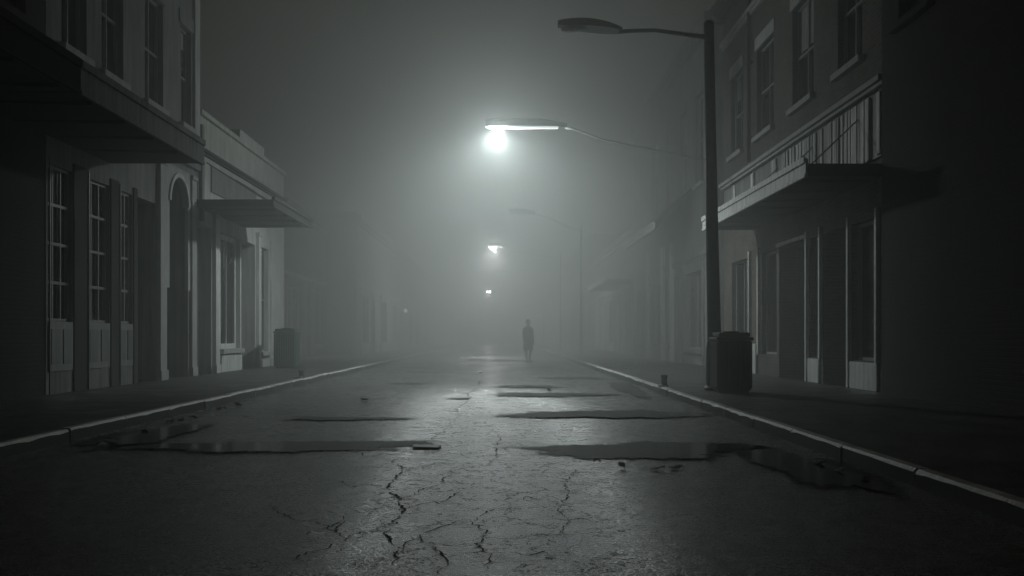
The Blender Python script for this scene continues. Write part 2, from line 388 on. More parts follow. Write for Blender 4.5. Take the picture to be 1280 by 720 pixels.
struct('road_cracks', g, 'tar')

# ------------------------------------------------------------------ buildings
def facade(root, m, s, X, y0, y1, z0, z1, holes, depth=.28, back=12):
    """street wall with real openings, plus side, rear and roof faces: one mesh"""
    g = MB(); ys = sorted({y0, y1, *[h[0] for h in holes], *[h[1] for h in holes]}); zs = sorted({z0, z1, *[h[2] for h in holes], *[h[3] for h in holes]})
    for i in range(len(ys)-1):
        for j in range(len(zs)-1):
            cy = (ys[i]+ys[i+1])/2; cz = (zs[j]+zs[j+1])/2
            if any(h[0] < cy < h[1] and h[2] < cz < h[3] for h in holes): continue
            g.quad((X, ys[i], zs[j]), (X, ys[i+1], zs[j]), (X, ys[i+1], zs[j+1]), (X, ys[i], zs[j+1]))
    for h in holes:
        d = h[4] if len(h) > 4 else depth; a, b, c, e = h[:4]; XX = X+s*d
        g.quad((X, a, c), (XX, a, c), (XX, a, e), (X, a, e)); g.quad((X, b, c), (XX, b, c), (XX, b, e), (X, b, e))
        g.quad((X, a, e), (XX, a, e), (XX, b, e), (X, b, e)); g.quad((X, a, c), (XX, a, c), (XX, b, c), (X, b, c))
        g.quad((XX, a, c), (XX, b, c), (XX, b, e), (XX, a, e))
    B = X+s*back
    g.quad((X, y0, z0), (B, y0, z0), (B, y0, z1), (X, y0, z1)); g.quad((X, y1, z0), (B, y1, z0), (B, y1, z1), (X, y1, z1))
    g.quad((B, y0, z0), (B, y1, z0), (B, y1, z1), (B, y0, z1)); g.quad((X, y0, z1), (B, y0, z1), (B, y1, z1), (X, y1, z1))
    me_o = g.build('wall', m, root); return me_o
def window(root, s, X, a, b, c, e, frame='window_frame_paint', sill='stone_pale', lintel=None, bars=(1, 1), depth=.22, curtain=0, fw=.06, pane='glass'):
    """sash window set back in its opening: frame is the part, pane, sill, lintel and curtain its pieces"""
    Xf = X+s*(depth-.10); g = MB()
    g.box(Xf, Xf+s*.06, a+.002, a+fw, c+.002, e-.002).box(Xf, Xf+s*.06, b-fw, b-.002, c+.002, e-.002)
    g.box(Xf, Xf+s*.06, a+fw, b-fw, c+.002, c+fw).box(Xf, Xf+s*.06, a+fw, b-fw, e-fw, e-.002)
    for i in range(1, bars[0]+1):
        y = a+(b-a)*i/(bars[0]+1); g.box(Xf+s*.003, Xf+s*.045, y-.02, y+.02, c+fw, e-fw)
    for i in range(1, bars[1]+1):
        z = c+(e-c)*i/(bars[1]+1); g.box(Xf+s*.005, Xf+s*.055, a+fw, b-fw, z-.025, z+.025)
    w = g.build('window', frame, root)
    MB().box(Xf+s*.062, Xf+s*.07, a+.01, b-.01, c+.01, e-.01).build('pane', pane, w)
    if sill: MB().box(X-s*.12, X+s*.05, a-.10, b+.10, c-.13, c-.004).build('sill', sill, w, bevel=.008)
    if lintel: MB().box(X-s*.035, X+s*.05, a-.10, b+.10, e+.004, e+.32).build('lintel', lintel, w, bevel=.008)
    if curtain:
        g = MB(); n = 14; zc = e-(e-c)*curtain
        for i in range(n):
            y0_ = a+fw+(b-a-2*fw)*i/n; y1_ = a+fw+(b-a-2*fw)*(i+1)/n; o0 = .012*(i % 2); o1 = .012*((i+1) % 2)
            g.quad((Xf+s*(.046+o0), y0_, zc), (Xf+s*(.046+o1), y1_, zc+.01*(i % 3)), (Xf+s*(.046+o1), y1_, e-fw), (Xf+s*(.046+o0), y0_, e-fw))
        g.build('blind', 'curtain', w)
    return w
def door(root, s, X, a, b, c, e, depth=.5, paint='paint_dark', fr='window_frame_paint', glass=True):
    Xf = X+s*depth; g = MB(); t = .11; zt = e-.75 if e-c > 2.9 else e
    g.box(Xf, Xf+s*.05, a+.07, a+.07+t, c+.02, zt-.06).box(Xf, Xf+s*.05, b-.07-t, b-.07, c+.02, zt-.06)
    g.box(Xf, Xf+s*.05, a+.07+t, b-.07-t, c+.02, c+.55).box(Xf, Xf+s*.05, a+.07+t, b-.07-t, zt-.2, zt-.06)
    g.box(Xf+s*.004, Xf+s*.046, a+.07+t, b-.07-t, c+1.05, c+1.15)
    d = g.build('door', paint, root, bevel=.004)
    MB().box(Xf+s*.02, Xf+s*.03, a+.07+t, b-.07-t, c+.55, zt-.2).build('pane', 'glass' if glass else paint, d)
    MB().tube([(Xf-s*.01, a+.13, c+.95), (Xf-s*.06, a+.13, c+.97), (Xf-s*.06, a+.13, c+1.25), (Xf-s*.01, a+.13, c+1.27)], .012, 8).build('handle', 'sheet_metal', d)
    f = MB(); f.box(Xf-s*.02, Xf+s*.07, a+.003, a+.065, c+.003, e-.004).box(Xf-s*.02, Xf+s*.07, b-.065, b-.003, c+.003, e-.004)
    f.box(Xf-s*.02, Xf+s*.07, a+.065, b-.065, zt-.055, zt).box(Xf-s*.02, Xf+s*.07, a+.065, b-.065, e-.07, e-.004)
    f.build('door_frame', fr, root)
    if zt < e: MB().box(Xf+s*.03, Xf+s*.04, a+.065, b-.065, zt, e-.07).build('transom_window', 'glass', root)
    return d
def canopy(root, s, X, Xo, a, b, z, t, name='canopy', wedge=0, ribs=True, mf='canopy_metal'):
    """flat metal canopy: deck and soffit, with fascia, soffit ribs and tie rods as its pieces"""
    g = MB()
    z2 = z+wedge
    P = lambda x, zz: (x, zz)
    Xi = X-s*.004
    pr = [(Xi, z2), (Xo+s*.05, z), (Xo+s*.05, z+t*.7), (Xi, z2+t*.7)]
    n = [(x, a+.02, zz) for x, zz in pr]; f = [(x, b-.02, zz) for x, zz in pr]
    g.quad(*n); g.quad(*f)
    for i in range(4):
        j = (i+1) % 4; g.quad(n[i], n[j], f[j], f[i])
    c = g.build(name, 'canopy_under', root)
    h = MB()
    h.box(Xo, Xo+s*.045, a, b, z-.02, z+t)                      # street fascia
    h.box(Xo-s*.035, Xo-s*.003, a, b, z+t-.08, z+t+.03)           # drip moulding
    h.box(Xo-s*.02, Xo-s*.003, a, b, z-.03, z+.03)
    h.build('fascia', mf, c, bevel=.005)
    if ribs:
        y = a+.5
        while y < b-.2:
            q = MB(); q.quad((Xi-s*.02, y, z2-.004), (Xi-s*.02, y+.06, z2-.004), (Xo+s*.06, y+.06, z-.06), (Xo+s*.06, y, z-.06))
            q.quad((Xi-s*.02, y, z2-.004), (Xo+s*.06, y, z-.06), (Xo+s*.06, y, z-.001), (Xi-s*.02, y, z2))
            y += 1.2
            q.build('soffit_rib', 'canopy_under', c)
    if not wedge:
        y = a+1.0
        while y < b:
            MB().tube([(Xo+s*.25, y, z+t*.7), (X-s*.01, y, z+1.25)], .014, 6).build('tie_rod', 'pole_metal', c); y += 2.6
    return c
def pilaster(root, s, X, a, b, z0, z1, m='paint_pale', out=.06, cap=False):
    g = MB().box(X-s*out, X-s*.002, a, b, z0, z1)
    if cap:
        g.box(X-s*(out+.03), X-s*.003, a-.03, b+.03, z1+.002, z1+.1).box(X-s*(out+.03), X-s*.003, a-.03, b+.03, z0+.002, z0+.22)
    return g.build('pilaster', m, root, bevel=.006)
def band(root, s, X, a, b, z, h, out, m, name='cornice'):
    g = MB().box(X-s*out, X-s*.003, a, b, z, z+h).box(X-s*out*.6, X-s*.004, a, b, z-h*.7, z-.003)
    return g.build(name, m, root, bevel=.008)
def downpipe(root, s, X, y, z0, z1):
    g = MB(); g.tube([(X-s*.09, y, z0), (X-s*.09, y, z1)], .05, 10)
    z = z0+.6
    while z < z1: g.box(X-s*.15, X-s*.002, y-.065, y+.065, z, z+.05); z += 2
    g.build('downpipe', 'black_paint_and_shade', root)
G = .12
def bldg(name, s, X, y0, y1, label, cat='building', group=None):
    return empty(name, (X, (y0+y1)/2, G), label, cat, group)

# ---- left, near: two storeys, long flat canopy
b = bldg('shop_building', -1, FL, 15.98, 23.9, 'two storey grey stucco shop with paned windows under a long flat canopy, left foreground')
s = -1; X = FL
up = [(a, a+w) for a, w in ((16.55, 1), (18.2, 1.05), (20.4, 1.1), (22.65, .8))]
gw = [(16.05, 16.95), (17.55, 18.55), (19.0, 19.7)]
holes = [(a, c, 6.15, 8.5) for a, c in up] + [(a, c, .5, 4.0) for a, c in gw] + [(19.95, 21.0, G, 4.0, .9), (21.72, 23.2, G, 4.95, .8)]
facade(b, 'stucco_grey', s, X, 15.98, 23.9, -.05, 10.6, holes)
for i, (a, c) in enumerate(up): window(b, s, X, a, c, 6.15, 8.5, lintel='stucco_grey', curtain=(.55, 0, 0, .2)[i], frame='window_frame_paint')
for a, c in gw:
    w = window(b, s, X, a, c, 1.35, 4.0, sill=None, bars=(2, 3), fw=.05, curtain=0, depth=.16)
    MB().box(X+.02, X-.10, a+.002, c-.002, .502, 1.345).build('stall_riser', 'window_frame_paint', w)
    g = MB()
    for k in range(2):
        y = a+(c-a)*(k*.5+.08); g.box(X+.035, X+.022, y, y+(c-a)*.34, .62, 1.22)
    g.build('riser_panel', 'sheet_metal', w)
for a, c in ((16.98, 17.52), (18.58, 18.97), (19.73, 19.92)):
    MB().box(X+.035, X+.002, a, c, G+.003, 4.15).build('pier_cladding', 'paint_dark', b)
for y in (16.02, 17.53, 18.98): MB().box(X+.06, X+.037, y-.015, y+.015, G+.003, 4.1).build('edge_trim', 'sheet_metal', b)
door(b, s, X, 19.95, 21.0, G, 4.0, .6)
pilaster(b, s, X, 21.08, 21.48, G+.003, 4.9, 'stone_pale', .10, True)
pilaster(b, s, X, 23.3, 23.62, G+.003, 4.9, 'stone_pale', .08, True)
# arched head of the entrance
g = MB(); n = 24; ya, yb = 21.72, 23.2; r = (yb-ya)/2-.10; cy = (ya+yb)/2; zc = 4.95-.12-r
def arc(t, rr_): return (cy-rr_*math.cos(t), zc+rr_*math.sin(t))
for k in range(n):
    t0 = math.pi*k/n; t1 = math.pi*(k+1)/n
    (y_0, z_0), (y_1, z_1) = arc(t0, r), arc(t1, r)
    for XX in (X+.035, X-.04): g.quad((XX, y_0, z_0), (XX, y_1, z_1), (XX, y_1, 5.02), (XX, y_0, 5.02))
    g.quad((X+.035, y_0, z_0), (X+.035, y_1, z_1), (X-.10, y_1, z_1), (X-.10, y_0, z_0))
g.box(X+.035, X-.04, ya-.08, ya+.10, 2.2, 5.02).box(X+.035, X-.04, yb-.10, yb+.06, 2.2, 5.02)
g.build('arch', 'stone_pale', b)
g = MB()
for k in range(n):
    t0 = math.pi*k/n; t1 = math.pi*(k+1)/n; o = r+.10
    q0, q1 = arc(t0, r-.03), arc(t1, r-.03); p0, p1 = arc(t0, r+.07), arc(t1, r+.07)
    for XX in (X+.075,): g.quad((XX, *q0), (XX, *q1), (XX, *p1), (XX, *p0))
    g.quad((X+.075, *p0), (X+.075, *p1), (X+.037, *p1), (X+.037, *p0)); g.quad((X+.075, *q0), (X+.075, *q1), (X+.037, *q1), (X+.037, *q0))
g.build('arch_moulding', 'paint_pale', b)
door(b, s, X, 21.85, 23.1, G, 3.4, .7, paint='paint_dark', fr='paint_pale')
canopy(b, s, X, -5.8, 13.2, 18.66, 4.45, .42, mf='canopy_dark_streaked')
band(b, s, X, 16, 23.92, 5.35, .22, .16, 'stucco_grey'); band(b, s, X, 16, 23.95, 10.3, .32, .35, 'stucco_grey')
MB().box(X+.07, X+.002, 23.55, 23.93, 5.58, 10.2).build('corner_pilaster', 'stucco_pale', b, bevel=.01)
MB().box(X-.5, X-11.9, 16.1, 23.8, 10.602, 10.68).build('roof', 'canopy_under', b)

b = bldg('brick_building', -1, FL, 5, 15.95, 'brick building blackened to stand for lack of light, at the left edge of the photo, before the paned shop')  # split off and blackened so the left edge goes dark
facade(b, 'brick_shaded', s, X, 5, 15.95, -.05, 9.9, [(a, a+1.1, 6.15, 8.4) for a in (6.5, 9.3, 12.1, 14.2)] + [(6.4, 9.4, .7, 3.2), (10.2, 11.4, G, 3.2, .8)])
for a in (6.5, 9.3, 12.1, 14.2): window(b, s, X, a, a+1.1, 6.15, 8.4, frame='black_paint_and_shade', sill='brick_shaded', pane='pane_shaded')
window(b, s, X, 6.4, 9.4, .7, 3.2, frame='black_paint_and_shade', sill='black_paint_and_shade', bars=(2, 0), pane='pane_shaded')
canopy(b, s, X, -5.8, 5, 13.17, 4.45, .42, mf='black_paint_and_shade')  # canopy carried on in black, its shade put into the colour
door(b, s, X, 10.2, 11.4, G, 3.2, .6, paint='black_paint_and_shade', fr='black_paint_and_shade'); band(b, s, X, 5, 15.95, 9.6, .3, .3, 'brick_shaded')

# ---- left, second: single storey, pale front with parapet
b = bldg('shop_building', -1, FL, 23.96, 33.4, 'pale single storey shop with parapet and short flat canopy, beside the paned grey shop')
holes = [(23.98, 25.08, G, 3.9, .9), (25.9, 27.8, .75, 3.9), (27.95, 29.5, G, 3.9, 1.0), (30.05, 31.2, .6, 3.9)]
facade(b, 'stucco_pale', s, X, 23.96, 33.4, -.05, 6.65, holes)
door(b, s, X, 23.98, 25.08, G, 3.9, .7); door(b, s, X, 28.1, 29.4, G, 3.9, .85)
window(b, s, X, 25.9, 27.8, .75, 3.9, frame='paint_pale', bars=(1, 0), fw=.14, curtain=0); window(b, s, X, 30.05, 31.2, .6, 3.9, bars=(0, 1))
MB().box(X+.05, X+.002, 25.85, 27.85, G+.003, .6).build('stall_riser', 'paint_pale', b)
pilaster(b, s, X, 25.15, 25.5, G+.003, 4.2, 'paint_pale', .1, True); pilaster(b, s, X, 29.6, 29.9, G+.003, 4.2, 'paint_pale', .1, True)
pilaster(b, s, X, 31.4, 33.2, G+.003, 4.2, 'stucco_pale', .05)
canopy(b, s, X, -5.64, 23.65, 28.4, 4.3, .24, mf='paint_dark')
band(b, s, X, 24.0, 33.42, 5.75, .09, .12, 'paint_dark', 'string_course')
g = MB(); g.box(X+.10, X-.3, 23.97, 33.45, 6.652, 6.78).box(X+.06, X-.25, 27.6, 30.4, 6.782, 7.05); g.build('parapet_cap', 'stucco_pale', b, bevel=.01)
MB().box(X+.09, X+.002, 24.02, 24.2, 4.0, 6.4).build('corner_strip', 'stucco_grey', b)
MB().box(X+.04, X+.002, 25.0, 29.5, 4.85, 5.55).build('sign_board', 'stucco_grey', b, bevel=.01)

# ---- generic background shops
def shop(label, s, X, y0, y1, h, m, ups, bays, can=None, can_wedge=0, uz=(6.2, 8.6), group=None, trim='stone_pale'):
    b = bldg('shop_building', s, X, y0, y1, label)
    holes = [(a, a+w, *uz) for a, w in ups]; bb = []
    for a, w, k in bays:
        if k == 'd': holes.append((a, a+w, G, 3.3, .8))
        else: holes.append((a, a+w, .65, 3.3, .3))
    facade(b, m, s, X, y0, y1, -.05, h, holes)
    for i, (a, w) in enumerate(ups): window(b, s, X, a, a+w, *uz, lintel=trim, curtain=.35 if i % 2 else 0)
    for a, w, k in bays:
        if k == 'd': door(b, s, X, a, a+w, G, 3.3, .6)
        else: window(b, s, X, a, a+w, .65, 3.3, sill=trim, bars=(1, 0))
        pilaster(b, s, X, a-.32, a-.1, G+.003, 3.6, trim, .07, True)
    if can: canopy(b, s, X, can[0], can[1], can[2], can[3], .22, 'awning' if can_wedge else 'canopy', wedge=can_wedge)
    band(b, s, X, y0, y1, h-.45, .3, .25, m)
    band(b, s, X, y0, y1, 3.75, .12, .08, trim, 'string_course')
    return b
shop('fog bound grey shop just beyond the pale single storey shop, left', -1, FL-1.6, 34.6, 50, 7.0, 'brick_grey',
     [], [(35.4, 1.2, 'd'), (37.2, 3, 'w'), (41, 3, 'w'), (44.8, 1.2, 'd'), (46.6, 2.6, 'w')], None)
L4 = shop('fog bound building with a lit lamp on its front, far left', -1, FL, 50.1, 78, 7.6, 'stucco_grey',
     [], [(51.5, 3, 'w'), (56, 1.2, 'd'), (60, 3, 'w'), (66, 3, 'w'), (71, 1.2, 'd')])
shop('faint far building on the left, last before the fog closes', -1, FL-.4, 78.1, 118, 7.8, 'brick_grey', [], [(82, 3, 'w'), (90, 1.2, 'd'), (100, 3, 'w')], None)
shop('faint far building on the right, last before the fog closes', 1, FR+.3, 74.1, 118, 9, 'brick_grey', [], [(78, 3, 'w'), (88, 1.2, 'd'), (98, 3, 'w')], None)
shop('low fog bound building beyond the awning shop, right', 1, FR+.2, 48.1, 74, 6.8, 'stucco_grey', [], [(50, 3, 'w'), (54.5, 1.2, 'd'), (58, 3, 'w'), (64, 3, 'w'), (69, 1.2, 'd')], (5.3, 50, 60, 3.9))
R2 = shop('grey two storey building with a sloping awning, beyond the brown brick building', 1, FR, 30.2, 48, 11.5, 'stucco_grey',
     [(31.5, 1.3), (34.4, 1.3), (37.3, 1.3), (40.6, 1.9), (44.6, 1.3)], [(31.6, 3, 'w'), (35.6, 1.3, 'd'), (37.6, 1.1, 'w'), (39.3, 2.8, 'w'), (43.4, 1.3, 'd'), (45.2, 2.0, 'w')],
     (5.2, 33.0, 41.5, 4.8), 1.35, uz=(6.2, 9.2), trim='stucco_grey')

for y in (36.9, 39.0, 43.0): pilaster(R2, 1, FR, y-.05 if y != 39.0 else 38.85, y+.2, G+.003, 4.7, 'paint_pale', .14)
# ---- right: brown brick building
s = 1; X = FR
b = bldg('brick_building', 1, FR, 16.45, 28.6, 'brown brick building with ribbed sign frieze above a flat canopy, behind the near lamp post')
up = [(26.35, 27.7), (23.35, 24.9), (20.35, 21.85), (17.6, 18.9)]
holes = [(a, c, 6.25, 8.5) for a, c in up] + [(16.85, 18.15, .64, 3.2), (18.33, 19.75, G, 3.2, .9), (19.95, 20.6, .64, 3.2), (20.8, 22.9, G, 3.2, 1.1), (23.1, 24.45, .64, 3.2), (25.7, 27.6, .64, 3.2)]
facade(b, 'brick_brown', s, X, 16.45, 28.6, -.05, 10.9, holes)
for i, (a, c) in enumerate(up): window(b, s, X, a, c, 6.25, 8.5, lintel='stone_pale', curtain=(.3, 0, .45, 0)[i])
for a, c, kk in ((16.85, 18.15, 0), (19.95, 20.6, 0), (23.1, 24.45, 0), (25.7, 27.6, 1)):
    w = window(b, s, X, a, c, .64, 3.2, sill=None, bars=(kk, 0), curtain=0)
    if a < 21: MB().box(X-.05, X-.002, a-.04, c+.02, G+.003, .62).build('stall_riser', 'paint_pale', w, bevel=.006)
for y in (16.82, 18.2, 19.82, 20.7, 24.6, 25.5): MB().box(X-.075, X-.002, y-.045, y+.045, (G if y in (18.2, 20.7) else .62)+.004, 3.35).build('pilaster', 'paint_pale', b, bevel=.005)
pilaster(b, s, X, 24.75, 25.35, G+.003, .9, 'paint_pale', .08)
MB().box(X-.07, X-.002, 20.75, 22.95, 3.22, 3.30).build('door_head', 'paint_pale', b)
door(b, s, X, 18.33, 19.75, G, 3.2, .55, fr='paint_dark'); door(b, s, X, 20.8, 22.9, G, 3.2, .85, fr='paint_dark')
tagd = MB().box(X+.50, X+.515, 18.5, 19.1, 2.75, 2.95).build('door_notice', 'paint_pale', b)
MB().box(X+.50, X+.515, 18.55, 18.95, 1.62, 1.82).build('door_notice', 'sign_board_paint', b)
canopy(b, s, X, 5.25, 16.62, 25.2, 3.88, .30)
fz = MB().box(X-.045, X-.003, 16.5, 28.4, 4.22, 5.36).build('sign_frieze', 'sign_board_paint', b); y = 16.6; rr = random.Random(5)
while y < 22.5:                                     # ribbed sign frieze, some ribs missing
    w = rr.choice((.06, .10, .16)); 
    if rr.random() > .18: MB().box(X-rr.uniform(.07, .10), X-.046, y, y+w, 4.22+rr.uniform(0, .06), 5.34-(.25 if rr.random() < .1 else 0)).build('frieze_rib', 'sign_paint', fz)
    y += w+rr.choice((.03, .05, .09))
for y in (22.9, 24.9, 26.9): MB().box(X-.09, X-.047, y, y+.35, 4.22, 5.34).build('frieze_panel', 'sign_paint', fz)
band(b, s, X, 16.46, 28.62, 5.50, .10, .16, 'stone_pale', 'string_course'); band(b, s, X, 16.46, 28.62, 9.65, .12, .14, 'stone_pale', 'string_course')
band(b, s, X, 16.46, 28.65, 10.6, .3, .35, 'brick_brown')
downpipe(b, s, X, 25.35, 5.7, 10.6); MB().box(X-.02, X+11.9, 16.5, 28.5, 10.902, 11.0).build('roof', 'canopy_under', b)

# ---- right foreground: building with the dark put into its colours
b = bldg('brick_building', 1, FR-.12, 5, 16.4, 'brick building blackened to stand for lack of light, filling the right foreground, nearest the camera')
X = FR-.12
holes = [(a, a+1.2, 6.2, 8.5) for a in (6.5, 9.3, 12.1, 14.5)] + [(6.4, 9.4, .7, 3.2), (10.2, 11.4, G, 3.2, .8)]
facade(b, 'brick_shaded', s, X, 5, 16.4, -.05, 10.4, holes)
for a in (6.5, 9.3, 12.1, 14.5): window(b, s, X, a, a+1.2, 6.2, 8.5, frame='black_paint_and_shade', sill='brick_shaded', pane='pane_shaded')
window(b, s, X, 6.4, 9.4, .7, 3.2, frame='black_paint_and_shade', sill='black_paint_and_shade', bars=(2, 0), pane='pane_shaded')
door(b, s, X, 10.2, 11.4, G, 3.2, .6, paint='black_paint_and_shade', fr='black_paint_and_shade'); band(b, s, X, 5, 16.4, 10.1, .3, .3, 'brick_shaded')

# wall lamp on the far left building
w = empty('wall_lamp', (-7.45, 73, 3.0), 'small glowing wall lamp on the far left building in the fog', 'wall lamp')
MB().box(-7.595, -7.5, 72.9, 73.1, 2.85, 3.2).build('bracket', 'pole_metal', w)
g = MB(); g.lathe(-7.35, 73, [(.05, 2.82), (.14, 2.9), (.17, 3.0), (.14, 3.12), (.05, 3.18)], 14); g.build('globe', 'porch_glow', w, smooth=True)
MB().tube([(-7.5, 73, 3.1), (-7.42, 73, 3.24), (-7.35, 73, 3.19)], .02, 8).build('arm', 'pole_metal', w)

# ------------------------------------------------------------------ street lamps
PX = 3.82
def lamp(y, label, head_x, head_len, hz, arm_z, lens, style='boom', power=0, lean=0.0, px=PX, hw=.17, r=.055):
    t = empty('street_lamp', (px, y, G), label, 'street lamp', 'street lamps along the right pavement')
    g = MB(); g.lathe(px, y, [(r*1.5, G+.001), (r*1.5, G+.05), (r*1.25, G+.09), (r*1.2, G+.75), (r*1.12, G+.82), (r, G+.9)], 18)
    g.build('base', 'pole_metal', t, smooth=False)
    pt = arm_z+.25
    g = MB(); g.tube([(px, y, G+.85), (px-lean*.5, y, (G+pt)/2), (px-lean, y, pt)], [r, r*.88, r*.72], 16); g.tube([(px-lean, y, pt), (px-lean, y, pt+.05)], [r*.85, r*.5], 16)
    g.build('pole', 'far_pole_fogged' if style == 'boom' else 'pole_metal', t, smooth=True)
    xe = head_x+head_len
    if style == 'boom':
        pts = [(px-lean, y, arm_z), (px-.45, y, arm_z+.12*(hz-arm_z)), (xe+1.0, y, hz-.34), (xe+.55, y, hz-.17), (xe+.2, y, hz-.04), (xe-.05, y, hz)]
    else:
        pts = [(px-lean, y, arm_z), (px-.35, y, arm_z+.03), (xe+.6, y, hz+.03), (xe+.2, y, hz+.02), (xe-.05, y, hz)]
    MB().tube(pts, [.03, .028, .028, .03, .034, .036], 10).build('arm', 'lamp_metal' if style == 'boom' else 'pole_metal', t, smooth=True) if style == 'boom' else MB().tube(pts, [.05, .042, .036, .036, .036], 10).build('arm', 'lamp_metal', t, smooth=True)
    g = MB(); n = 14; ring = []
    secs = 12
    for i in range(secs+1):
        u = i/secs; x = head_x+head_len*u
        if style == 'boom': wd = hw*min(1, .7+u*6, (1-u)*3+.3); ht = .25*min(1, .8+u*5, (1-u)*1.5+.45)
        else: wd = hw*math.sin(math.pi*(.12+.80*(1-u)**.9))**.7*1.05; ht = .19*math.sin(math.pi*(.1+.75*(1-u)))**.7
        ring.append([(x, y+wd*math.cos(math.pi*k/n), hz+(.02 if style == 'boom' else .0)+ht*math.sin(math.pi*k/n)**(.45 if style == 'boom' else 1) + (.10*(1-u) if style != 'boom' else 0)) for k in range(n+1)])
    for A, B in zip(ring, ring[1:]):
        for k in range(n): 
            i0 = len(g.v); g.v += [A[k], A[k+1], B[k+1], B[k]]; g.f.append((i0, i0+1, i0+2, i0+3))
        g.quad(A[0], B[0], B[-1], A[-1])
    g.quad(*ring[0]); g.quad(*ring[-1])
    h = g.build('lamp_head', 'pole_metal' if style == 'boom' else 'lamp_metal', t)
    ll = .55 if style == 'boom' else .62
    zz = hz+(.012 if style == 'boom' else .085)
    g = MB(); m = 14; rows = 6
    for i in range(rows):
        a0 = math.pi/2*i/rows; a1 = math.pi/2*(i+1)/rows
        for k in range(m):
            t0 = 2*math.pi*k/m; t1 = 2*math.pi*(k+1)/m; dz = .07 if lens in ('lamp_lens_off', 'lamp_lens_bright') else .22
            f = lambda a, t_: (head_x+.05+ll/2+ll/2*math.cos(a)*math.cos(t_), y+hw*.8*math.cos(a)*math.sin(t_), zz-dz*math.sin(a)-(.05 if style != 'boom' else 0)*math.cos(t_)*math.cos(a)*-1)
            g.quad(f(a0, t0), f(a0, t1), f(a1, t1), f(a1, t0))
    g.build('lens', lens, h, smooth=True)
    if style == 'boom' and head_len > 1:
        MB().box(head_x+.62, xe-.25, y-hw*.6, y+hw*.6, hz-.02, hz+.016).build('tube_cover', 'lamp_tube_dim' if power else 'lamp_lens_off', h)
    if power:
        spots = ((.3, 1),)
        for dx, share in spots:
            l = bpy.data.lights.new('lamp_light', 'SPOT'); l.energy = power*.27*share; l.spot_size = R(172); l.spot_blend = .55; l.shadow_soft_size = .16; l.color = LC
            lo = bpy.data.objects.new('lamp_light', l); C.objects.link(lo); lo.parent = h
            lo.location = Vector((head_x+dx, y, hz-.18)) - t.location
        l2 = bpy.data.lights.new('lamp_light', 'POINT'); l2.energy = power*.085; l2.shadow_soft_size = .16; l2.color = LC
        lo = bpy.data.objects.new('lamp_light', l2); C.objects.link(lo); lo.parent = h
        lo.location = Vector((head_x+.3, y, hz-.26)) - t.location
    return t
lamp(17.3, 'nearest street lamp, unlit, its dark post rising behind the litter bin', 1.0, 1.15, 6.58, 6.48, 'lamp_lens_off', 'cobra', lean=.1, hw=.2, r=.125)
lamp(27.2, 'brightly lit street lamp with a long flat head, glowing in the fog over the road', -.47, 2.3, 7.0, 6.0, 'lamp_lens_bright', px=6.02, power=4400)
lamp(46.5, 'small unlit street lamp just under the brightly lit one', .3, 1.3, 7.0, 6.2, 'lamp_lens_off')
lamp(63, 'distant lit street lamp, the larger of the two distant glows', -.95, .85, 6.95, 6.2, 'lamp_lens_far', power=14000)
lamp(89, 'faint dark street lamp between the two small glowing lamps', -.7, 1.3, 7.0, 6.2, 'lamp_lens_off')
lamp(124, 'farthest lit street lamp, a tiny glow low over the road', -2.1, .95, 6.9, 6.2, 'lamp_lens_farthest', power=12000)

# ------------------------------------------------------------------ bins, stumps, debris
def litter_bin(x, y, w, h, m, label):
    t = empty('litter_bin', (x, y, G), label, 'litter bin')
    g = MB(); hw = w/2
    g.box(x-hw+.02, x+hw-.02, y-hw+.02, y+hw-.02, G+.05, G+h-.16); g.box(x-hw+.05, x+hw-.05, y-hw+.05, y+hw-.05, G+.002, G+.05)
    n = 9
    for i in range(n):
        u = -hw+.03+(w-.06-.045)*i/(n-1)
        for sgn in (-1, 1):
            g.box(x+u, x+u+.045, y+sgn*(hw-.018), y+sgn*(hw+.004), G+.08, G+h-.18); g.box(x+sgn*(hw-.018), x+sgn*(hw+.004), y+u, y+u+.045, G+.08, G+h-.18)
    g.build('body', m, t, bevel=.006)
    g = MB(); g.box(x-hw-.02, x+hw+.02, y-hw-.02, y+hw+.02, G+h-.157, G+h-.10)
    g.box(x-hw+.03, x+hw-.03, y-hw+.03, y+hw-.03, G+h-.098, G+h-.02); g.build('lid', m, t, bevel=.02)
    MB().lathe(x, y, [(w*.24, G+h-.018), (w*.22, G+h), (w*.15, G+h+.002), (w*.14, G+h-.01)], 18).build('lid_opening', 'tar', t)
litter_bin(4.0, 16.8, .60, 1.06, 'bin_paint', 'square dark litter bin standing against the near lamp post on the right pavement')
litter_bin(-6.6, 29.4, .66, 1.22, 'bin_green', 'greenish litter bin in front of the pale shop on the left pavement')
def stump(x, y, h, label):
    t = empty('kerb_stump', (x, y, 0), label, 'bollard stump')
    g = MB(); z = .133; g.lathe(x, y, [(.085, z), (.085, z+.03), (.06, z+.04), (.055, z+h-.05), (.07, z+h-.04), (.065, z+h), (.02, z+h+.015)], 14)
    g.build('post', 'pole_metal', t, smooth=False)
    MB().box(x-.14, x+.03, y-.16, y-.08, .0+.134, .165).build('pale_foot', 'litter_pale', t)  # pale block at the foot of the stump
stump(3.10, 18.4, .22, 'short dark stump on the right kerb, left of the litter bin')
stump(-4.6, 22.0, .18, 'short dark stump where the left kerb fades into fog')

